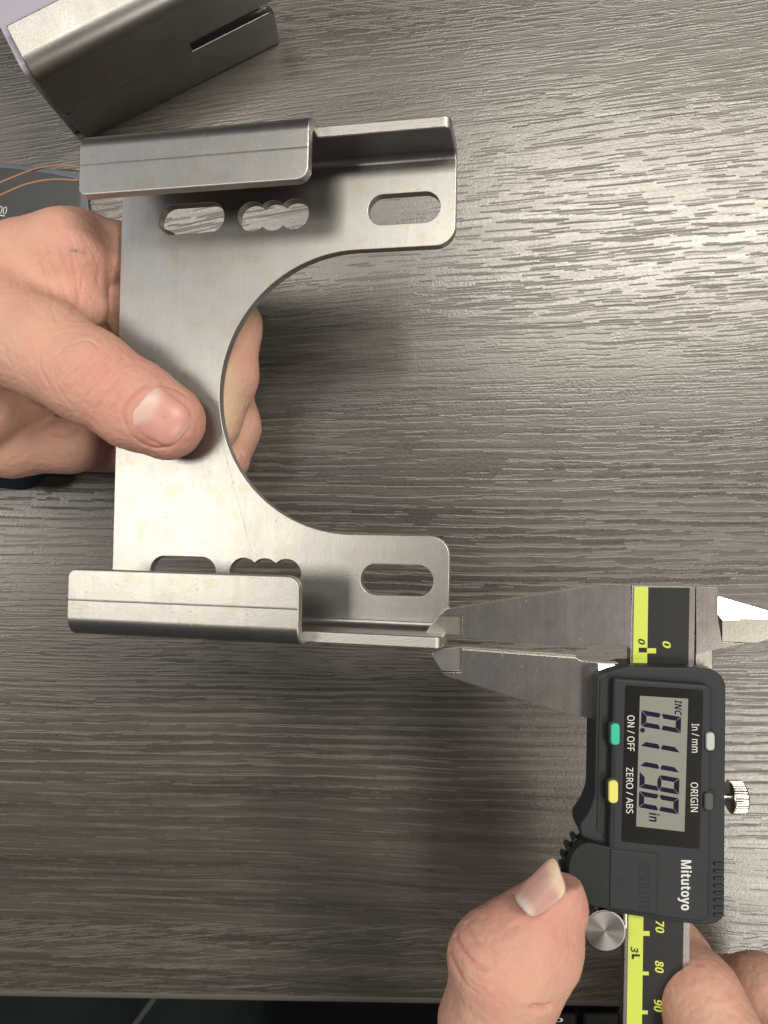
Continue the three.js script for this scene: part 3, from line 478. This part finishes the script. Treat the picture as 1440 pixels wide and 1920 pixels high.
function skin(field, lo, hi, h, creases, tint, floorZ = 0) {
  const g = mesh(field, lo, hi, h), p = g.attributes.position, n = p.count, colors = new Float32Array(n * 3);
  for (let i = 0; i < n; i++) {
    const x = p.getX(i), y = p.getY(i), z = p.getZ(i), N = gradient(field, x, y, z);
    let d = 0.10 * noise3(x / 2.6, y / 2.6, z / 2.6) + 0.06 * noise3(x / 0.9, y / 0.9, z / 0.9) + 0.2 * noise3(x / 9, y / 9, z / 9), deep = 0;
    d -= 0.09 * Math.pow(1 - Math.abs(noise3(x / 1.9 + 7, y / 1.5, z / 1.9)), 5) + 0.06 * Math.pow(1 - Math.abs(noise3(x / 1.1, y / 1.3 + 3, z / 1.1)), 4);
    if (N.z > 0.05) for (const c of creases) { const a = creaseAt(c, x, y); deep += a * c.depth; }
    d -= deep;
    p.setXYZ(i, x + N.x * d, y + N.y * d, z + N.z * d);
    tint(x, y, z, N, deep, colors, i * 3);
  }
  g.setAttribute('color', new THREE.Float32BufferAttribute(colors, 3)); g.computeVertexNormals(); return g;
}
const skinMat = new THREE.MeshPhysicalMaterial({ vertexColors: true, roughness: 0.58, ior: 1.4 });
const nailMat = new THREE.MeshPhysicalMaterial({ vertexColors: true, roughness: 0.36, ior: 1.45 });
// a nail: a rounded sheet laid on the field
function nail(field, centre, u, v, lu, lv, n = [64, 64], lunula = 1, lift = 0.28, own = 0, tone = [[0.58, 0.29, 0.255], [0.62, 0.43, 0.39], [0.64, 0.50, 0.40]]) {   // own: the nail's own curvature in mm, for one that stands off the flesh
  const pos = [], colr = [], idx = [], [nu, nv] = n, up = new THREE.Vector3().crossVectors(u, v).normalize(), S = new THREE.Vector3(), S0 = centre.clone().addScaledVector(up, 9);
  for (let q = 0; q < 60; q++) S0.addScaledVector(up, -0.7 * field(S0.x, S0.y, S0.z));
  for (let j = 0; j <= nv; j++) for (let i = 0; i <= nu; i++) {
    const a = i / nu * 2 - 1, b = j / nv * 2 - 1;                   // squircle outline: base at a = -1, free edge at a = 1
    const k = Math.pow(Math.pow(Math.abs(a), 3.2) + Math.pow(Math.abs(b), 3.2), 1 / 3.2), m = Math.max(Math.abs(a), Math.abs(b)) || 1, f = k > 0 ? m / k : 1, A = a * f, Bv = b * f;
    S.copy(S0).addScaledVector(u, A * lu).addScaledVector(v, Bv * lv * (1 - 0.1 * (1 - A) * 0.5));
    if (own) S.addScaledVector(up, lift - (Bv * lv) ** 2 / (2 * own) - (m > 0.9 ? (m - 0.9) * 4 : 0)); else for (let q = 0; q < 12; q++) { const d = field(S.x, S.y, S.z) - lift * (1 - Math.pow(m, 8) * 1.5) - 0.12 * A; S.addScaledVector(gradient(field, S.x, S.y, S.z, 0.1), -d); }
    pos.push(S.x, S.y, S.z);
    const lun = smooth(-0.22, -0.62, A + 0.35 * Bv * Bv + 0.05 * noise3(S.x, S.y, 3)) * lunula, tip = smooth(0.78, 0.9, A), q = 0.04 * noise3(S.x / 1.5, S.y / 1.5, S.z / 1.5);
    const c = tone[0].map((x, t) => lerp(lerp(x, tone[1][t], lun), tone[2][t], tip * 0.8) * (1 + q)); colr.push(...c);
  }
  for (let j = 0; j < nv; j++) for (let i = 0; i < nu; i++) { const a = j * (nu + 1) + i, b = a + 1, d = a + nu + 1, e = d + 1; idx.push(a, b, e, a, e, d); }
  const g = new THREE.BufferGeometry(); g.setAttribute('position', new THREE.Float32BufferAttribute(pos, 3)); g.setAttribute('color', new THREE.Float32BufferAttribute(colr, 3)); g.setIndex(idx); g.computeVertexNormals(); return g;
}
const SK = [0.58, 0.352, 0.268], RED = [0.53, 0.235, 0.195], PALE = [0.62, 0.47, 0.31];
const cloth = (k) => { const t = dataTexture(256, (x, y) => { const w = Math.sin((x + y) * 0.8) * 0.5 + 0.5, n = hash3(x, y, 4); const v = 0.05 + 0.05 * w * n; return [Math.pow(v * k * 0.08, 0.45), Math.pow(v * k * 0.125, 0.45), Math.pow(v * k * 0.16, 0.45)]; }, 4, true); t.repeat.set(12, 12); return new THREE.MeshPhysicalMaterial({ map: t, roughness: 0.95, specularIntensity: 0.2, bumpMap: t, bumpScale: 0.0002 }); };
const shadedDenim = cloth(1), sleeveCloth = cloth(3.4);  // jeans cloth is coloured darker to stand for the shade under the desk

{ // the hand that holds the bracket
  const thumb = chain([J(-150, 600, 222, 19), J(-20, 612, 214, 15.5), J(85, 655, 209, 13.2), J(165, 705, 206.5, 12.4), J(255, 760, 207.5, 11.6), J(312, 790, 209.5, 10.6)], 3, 0.86);
  const knuckle = chain([J(20, 514, 226, 14.5), J(118, 480, 223, 12.6), J(146, 572, 222, 8.6)], 3);
  const index = chain([J(70, 484, 230, 12), J(140, 468, 229, 11.2), J(290, 497, 238, 10.5), J(422, 612, 235, 10.6), J(418, 705, 232, 10.1), J(398, 792, 230, 8.6)], 3);
  const middle = chain([J(40, 590, 242, 14), J(205, 560, 240, 12.2), J(412, 740, 251, 10.2), J(430, 800, 247, 9.6), J(418, 858, 241, 8.4)], 3);
  const ring = chain([J(-90, 790, 240, 18), J(20, 812, 243, 13.5), J(130, 822, 246, 10.8), J(168, 806, 252, 9.6), J(120, 770, 262, 8.5)], 3);
  const little = chain([J(-20, 800, 256, 11), J(120, 832, 258, 9.3), J(265, 838, 256, 8.6), J(310, 800, 248, 7.6)], 3);
  const palm = chain([J(-420, 760, 240, 27), J(-230, 690, 238, 27), J(-90, 620, 236, 24), J(10, 590, 238, 17)], 6);
  const heel = chain([J(-260, 760, 236, 24), J(-60, 745, 226, 15), J(40, 735, 232, 10)], 5);
  const field = (x, y, z) => {
    let a = smin(palm(x, y, z), heel(x, y, z), 6);
    a = smin(a, knuckle(x, y, z), 9); a = smin(a, thumb(x, y, z), 7.5);
    let b = smin(index(x, y, z), middle(x, y, z), 1.2); b = smin(b, ring(x, y, z), 1.2); b = smin(b, little(x, y, z), 1.2);
    return smin(a, b, 2.2);
  };
  const creases = [
    ...[[[132, 688], [150, 662], [186, 650], [206, 664]], [[128, 700], [136, 740], [158, 772]], [[163, 778], [200, 735], [232, 694], [246, 672]], [[192, 782], [224, 742], [246, 712]], [[148, 726], [188, 690], [200, 668]], [[106, 655], [101, 700], [124, 742]], [[150, 690], [176, 716], [182, 744]], [[206, 700], [226, 672]], [[118, 668], [128, 640], [150, 630]]].map((c) => crease(c, 0.2, 0.24)),
    ...[[[66, 440], [82, 500], [112, 552]], [[112, 448], [118, 500], [122, 548]], [[128, 500], [126, 552], [146, 596]], [[92, 440], [104, 490], [116, 520]], [[140, 436], [150, 470], [146, 520]], [[50, 470], [70, 520], [96, 552]], [[160, 452], [172, 490], [170, 540]]].map((c) => crease(c, 0.26, 0.4)),
    crease([[-10, 728], [20, 742], [62, 766]], 0.8, 0.7), crease([[0, 745], [30, 752], [60, 755]], 0.4, 0.5), crease([[0, 790], [40, 794], [66, 770]], 0.5, 0.8),
    crease([[256, 816], [249, 792], [257, 766], [284, 736], [302, 727]], 0.5, 0.4), crease([[256, 818], [276, 836], [305, 842], [335, 832]], 0.4, 0.4), crease([[302, 727], [330, 729], [352, 742]], 0.35, 0.4),
  ];
  for (let i = 0; i < 26; i++) { const t = rnd(), cx = 120 + 130 * t + (rnd() - 0.5) * 20, cy = 690 + 60 * t + (rnd() - 0.5) * 110, a = 2.15 + (rnd() - 0.5) * 0.5, l = 12 + rnd() * 26; creases.push(crease([[cx - Math.cos(a) * l, cy - Math.sin(a) * l], [cx + (rnd() - 0.5) * 5, cy + (rnd() - 0.5) * 5], [cx + Math.cos(a) * l, cy + Math.sin(a) * l]], 0.07 + 0.1 * rnd(), 0.2)); }
  for (let i = 0; i < 34; i++) { const cx = 10 + 170 * rnd(), cy = 430 + 170 * rnd(), a = 1.2 + (rnd() - 0.5) * 0.6, l = 10 + rnd() * 28; creases.push(crease([[cx - Math.cos(a) * l, cy - Math.sin(a) * l], [cx + (rnd() - 0.5) * 6, cy], [cx + Math.cos(a) * l, cy + Math.sin(a) * l]], 0.06 + 0.1 * rnd(), 0.24)); }
  const ink = crease([[124, 464], [138, 467], [153, 464]], 1, 0.34, 211), pressed = at3(432, 745, 224), knu = at3(175, 705, 195), kn2 = at3(130, 480, 210), tipC = at3(330, 800, 200);
  const tint = (x, y, z, N, deep, c, o) => {
    const q = noise3(x / 6, y / 6, z / 6) * 0.6 + noise3(x / 2.1, y / 2.1, z / 2.1) * 0.45 + noise3(x / 0.8, y / 0.8, z / 0.8) * 0.35; let red = clamp(0.20 + 0.36 * q + deep * 0.9);
    const near = (p, r) => Math.exp(-((x - p.x) ** 2 + (y - p.y) ** 2 + (z - p.z) ** 2) / (r * r));
    red = clamp(red + 0.4 * near(knu, 14) + 0.3 * near(kn2, 12) + 0.5 * near(tipC, 15));
    const pale = smooth(0.15, 0.8, Math.exp(-(((x - pressed.x + 2.4) / 4.6) ** 2 + ((y - pressed.y) / 15) ** 2)) * (z > 43 && z < 58 && x > -48 ? 1 : 0));
    const mark = N.z > 0.3 ? creaseAt(ink, x, y) * clamp(0.6 + 0.8 * noise3(x * 2.2, y * 2.2, 0)) : 0;
    for (let i = 0; i < 3; i++) c[o + i] = lerp(lerp(lerp(SK[i], RED[i], red), PALE[i], pale * 0.9), [0.08, 0.08, 0.1][i], clamp(mark * 1.4) * 0.8) * (1 + 0.05 * q);
  };
  const b = at3(0, 650, 225), hand = thing('hand', 'hand pinching the steel bracket with its thumb in front', 'hand', [b.x, b.y, b.z]);
  const body = part('hand_skin', skin(field, [-178, -6, 2], [-28, 98, 90], 0.42, creases, tint), skinMat, hand);
  const u = new THREE.Vector3(0.79, -0.60, -0.10).normalize(), v0 = new THREE.Vector3(0.6, 0.79, 0.0).normalize();
  part('thumbnail', nail(field, at3(308, 783, 200), u, v0, 7.5, 8.0, [64, 64], 1, 0.45), nailMat, hand, 'pink thumbnail');
  part('fingernail', nail(field, at3(454, 866, 232), new THREE.Vector3(-0.35, -0.93, 0).normalize(), new THREE.Vector3(0.93, -0.35, -0.2).normalize().multiplyScalar(1), 4.2, 2.9, [30, 30]), nailMat, hand);
  // cuff
  const cuff = []; { const A = at3(-420, 790, 252), Bq = at3(34, 862, 263); const dir = Bq.clone().sub(A), L = dir.length(); dir.normalize(); const gg = new THREE.CapsuleGeometry(10, L, 12, 36, 20); gg.applyQuaternion(new THREE.Quaternion().setFromUnitVectors(new THREE.Vector3(0, 1, 0), dir)).translate((A.x + Bq.x) / 2, (A.y + Bq.y) / 2, (A.z + Bq.z) / 2); const p = gg.attributes.position; for (let i = 0; i < p.count; i++) { const d = 0.8 * noise3(p.getX(i) / 7, p.getY(i) / 5, p.getZ(i) / 5); p.setXYZ(i, p.getX(i), p.getY(i) + d, Math.max(0.4, p.getZ(i) + d)); } gg.computeVertexNormals(); cuff.push(gg); }
  part('sleeve', cuff, sleeveCloth, hand, 'dark blue fabric sleeve');
}
{ // the hand that works the caliper
  const thumb = chain([J(930, 2260, 205, 17), J(915, 2060, 190, 13.5), J(928, 1925, 183, 13.0), J(958, 1800, 179, 13.2), J(993, 1751, 178.5, 9.9), J(1040, 1681, 179.8, 7.0)], 2.4, 0.9), pad = chain([J(975, 1830, 180, 10.8), J(1012, 1778, 180, 9.9), J(1053, 1712, 180.5, 6.2)], 2.4, 0.9), bump = chain([J(905, 1792, 178, 7.4), J(960, 1790, 179, 9)], 3);
  const index = chain([J(1350, 2200, 200, 13), J(1340, 1945, 189, 11), J(1310, 1868, 194, 10.2), J(1262, 1800, 207, 9.6), J(1238, 1752, 211, 8.4)], 3);
  const middle = chain([J(1480, 2200, 214, 13), J(1470, 1960, 216, 11), J(1426, 1862, 224, 10.2), J(1350, 1850, 236, 9)], 3);
  const ring = chain([J(1540, 2240, 225, 12), J(1540, 2020, 232, 10.5), J(1470, 1960, 244, 9.5), J(1380, 1965, 250, 8.5)], 3);
  const little = chain([J(1560, 2300, 236, 10), J(1580, 2120, 246, 9), J(1510, 2070, 255, 8), J(1430, 2080, 258, 7)], 3);
  const palm = chain([J(1000, 2420, 215, 22), J(1250, 2400, 215, 24), J(1450, 2360, 220, 20)], 8);
  const wrist = chain([J(1180, 2560, 225, 26), J(1240, 2430, 220, 26)], 6);
  const field = (x, y, z) => { let a = smin(palm(x, y, z), wrist(x, y, z), 8); a = smin(a, smin(smin(thumb(x, y, z), pad(x, y, z), 2.5), bump(x, y, z), 4), 8); let b = smin(index(x, y, z), middle(x, y, z), 1.2); b = smin(b, ring(x, y, z), 1.2); b = smin(b, little(x, y, z), 1.2); return smin(a, b, 5); };
  const D = 166, creases = [
    crease([[848, 1786], [862, 1808], [892, 1828], [920, 1832]], 0.55, 0.5, D), crease([[842, 1800], [850, 1838], [872, 1868]], 0.4, 0.5, D), crease([[1034, 1876], [1010, 1872], [985, 1862]], 1.0, 0.8, 172),
    crease([[858, 1850], [880, 1872], [905, 1880]], 0.25, 0.4, D), crease([[862, 1760], [880, 1782], [900, 1796]], 0.22, 0.4, D), crease([[880, 1735], [896, 1748], [910, 1752]], 0.18, 0.4, D),
    crease([[958, 1688], [978, 1714], [1000, 1730], [1032, 1717], [1068, 1684]], 0.3, 0.45, 169),
  ];
  for (let i = 0; i < 26; i++) { const cx = 850 + 130 * rnd(), cy = 1760 + 140 * rnd(), a = 0.5 + (rnd() - 0.5) * 0.7, l = 10 + rnd() * 22; creases.push(crease([[cx - Math.cos(a) * l, cy - Math.sin(a) * l], [cx + (rnd() - 0.5) * 6, cy], [cx + Math.cos(a) * l, cy + Math.sin(a) * l]], 0.05 + 0.09 * rnd(), 0.22, D)); }
  const kn = at3(870, 1780, 166), tp = at3(1070, 1740, 168);
  const tint = (x, y, z, N, deep, c, o) => {
    const q = noise3(x / 6, y / 6, z / 6) * 0.6 + noise3(x / 2.1, y / 2.1, z / 2.1) * 0.45 + noise3(x / 0.8, y / 0.8, z / 0.8) * 0.35; let red = clamp(0.26 + 0.36 * q + deep * 0.7);
    const near = (p, r) => Math.exp(-((x - p.x) ** 2 + (y - p.y) ** 2 + (z - p.z) ** 2) / (r * r)); red = clamp(red + 0.3 * near(kn, 9) + 0.55 * near(tp, 12));
    for (let i = 0; i < 3; i++) c[o + i] = lerp(SK[i], RED[i], red) * (1 + 0.05 * q);
  };
  const b = at3(1150, 1850, 190), hand = thing('hand', 'hand holding the caliper with its thumb on the roller', 'hand', [b.x, b.y, b.z]);
  part('hand_skin', skin(field, [8, -216, 2], [142, -86, 116], 0.46, creases, tint), skinMat, hand);
  { // set into the thumb: corners from its root to its free edge, domed across
    const C = [at3(960, 1679, 172.6), at3(1000, 1727, 167.6), at3(1040, 1600, 171.6), at3(1068, 1675, 168.6)], n = 64, pos = [], colr = [], idx = [], S = new THREE.Vector3(), T = new THREE.Vector3();
    for (let j = 0; j <= n; j++) for (let i = 0; i <= n; i++) {
      const a = i / n * 2 - 1, b = j / n * 2 - 1, k = Math.pow(Math.pow(Math.abs(a), 4.5) + Math.pow(Math.abs(b), 4.5), 1 / 4.5), m = Math.max(Math.abs(a), Math.abs(b)), f = k > 0 ? m / k : 1, A = a * f, B = b * f, u = (A + 1) / 2, v = (B + 1) / 2;
      S.lerpVectors(C[0], C[2], u); T.lerpVectors(C[1], C[3], u); S.lerp(T, v);
      S.z += 1.1 * (1 - B * B) + 0.35 * (1 - A * A) - (m > 0.93 ? (m - 0.93) * 7 : 0); S.x -= 0.35 * (1 - B * B); S.y += 0.3 * (1 - B * B);
      pos.push(S.x, S.y, S.z);
      const lun = smooth(-0.45, -0.85, A + 0.25 * B * B), tip = smooth(0.30, 0.75, A - 0.12 * B * B + 0.06 * noise3(S.x, S.y, 2)), q = 0.05 * noise3(S.x / 2, S.y / 2, 6) + 0.03 * noise3(B * 14, 1, 4);
      for (let t = 0; t < 3; t++) colr.push(lerp(lerp([0.47, 0.275, 0.24][t], [0.56, 0.45, 0.42][t], lun), [0.56, 0.43, 0.31][t], tip) * (1 + q));
    }
    for (let j = 0; j < n; j++) for (let i = 0; i < n; i++) { const a = j * (n + 1) + i, b = a + 1, d = a + n + 1, e = d + 1; idx.push(a, e, b, a, d, e); }
    const g = new THREE.BufferGeometry(); g.setAttribute('position', new THREE.Float32BufferAttribute(pos, 3)); g.setAttribute('color', new THREE.Float32BufferAttribute(colr, 3)); g.setIndex(idx); g.computeVertexNormals();
    if (g.attributes.normal.getZ((n >> 1) * (n + 2)) < 0) { const x = g.index.array; for (let i = 0; i < x.length; i += 3) { const q = x[i]; x[i] = x[i + 1]; x[i + 1] = q; } g.computeVertexNormals(); }
    part('thumbnail', g, nailMat, hand, 'pale thumbnail');
  }
}

// ---------------------------------------------------------------- below the desk edge
{
  const d = 345, kb = thing('keyboard', 'black keyboard below the edge of the desk', 'keyboard', [...at(1000, 1990, d), CAMH - d]);
  const km = new THREE.MeshPhysicalMaterial({ color: col(0.005, 0.005, 0.005), roughness: 0.6, specularIntensity: 0.35, bumpMap: grain, bumpScale: 0.00002 });  // black plastic, colour lowered further for the shade below the desk edge
  const [cx, cy] = at(1110, 1970, d);
  part('case', box(110, 34, 14, cx, cy, CAMH - d - 9, 2.5), km, kb);
  for (let r = 0; r < 1; r++) for (let i = 0; i < 5; i++) { const [x, y] = at(965 + i * 80, 1926, d); part('key', new RoundedBoxGeometry(16.4, 15.6, 5, 3, 1.8).translate(x, y, CAMH - d + 0.2), km, kb); }
  part('lettering', lettering('0', regular, 1034, 1056, 1909, 1917, d - 3, CAMH - d + 2.72, 0.05, 0, 0.0), whiteInk, kb);
}
{
  const d = 420, tr = thing('trousers', 'blue jeans of the sitter below the desk edge, colour darkened for shade', 'trousers', [...at(100, 1950, d), CAMH - d - 60]);
  const leg = (px, r, py = 1960) => { const [x, y] = at(px, py, d), g = new THREE.CylinderGeometry(r, r * 1.1, 300, 48, 60).translate(0, -60, 0); const p = g.attributes.position; for (let i = 0; i < p.count; i++) { const a = p.getX(i), b = p.getY(i), c = p.getZ(i), f = 1 + 0.06 * noise3(a / 14, b / 30, c / 14) + 0.03 * noise3(a / 5, b / 9, c / 5); p.setXYZ(i, a * f + x, b + y, c * f + CAMH - d - r + 4); } g.computeVertexNormals(); return g; };
  part('trouser_leg', leg(70, 62), shadedDenim, tr);
  part('trouser_leg', leg(330, 44, 1990), shadedDenim, tr);
  const A = at3(292, 1868, 395), Bq = at3(235, 1945, 395);
  part('strap', new THREE.TubeGeometry(new THREE.LineCurve3(A, Bq), 8, 1.6, 10), new THREE.MeshStandardMaterial({ color: col(0.03, 0.03, 0.028), roughness: 0.8 }), tr, 'grey seam cord');
}
{
  const f = new THREE.Mesh(new THREE.PlaneGeometry(4, 4).rotateX(-Math.PI / 2).translate(0, -0.74, 0), new THREE.MeshPhysicalMaterial({ color: col(0.005, 0.005, 0.006), roughness: 1, specularIntensity: 0.05 }));
  f.name = 'floor'; f.userData = { kind: 'structure', label: 'dark floor below the desk' }; f.receiveShadow = true; scene.add(f);
}
scene.traverse((o) => { if (o._base) delete o._base; });
renderer.render(scene, camera);
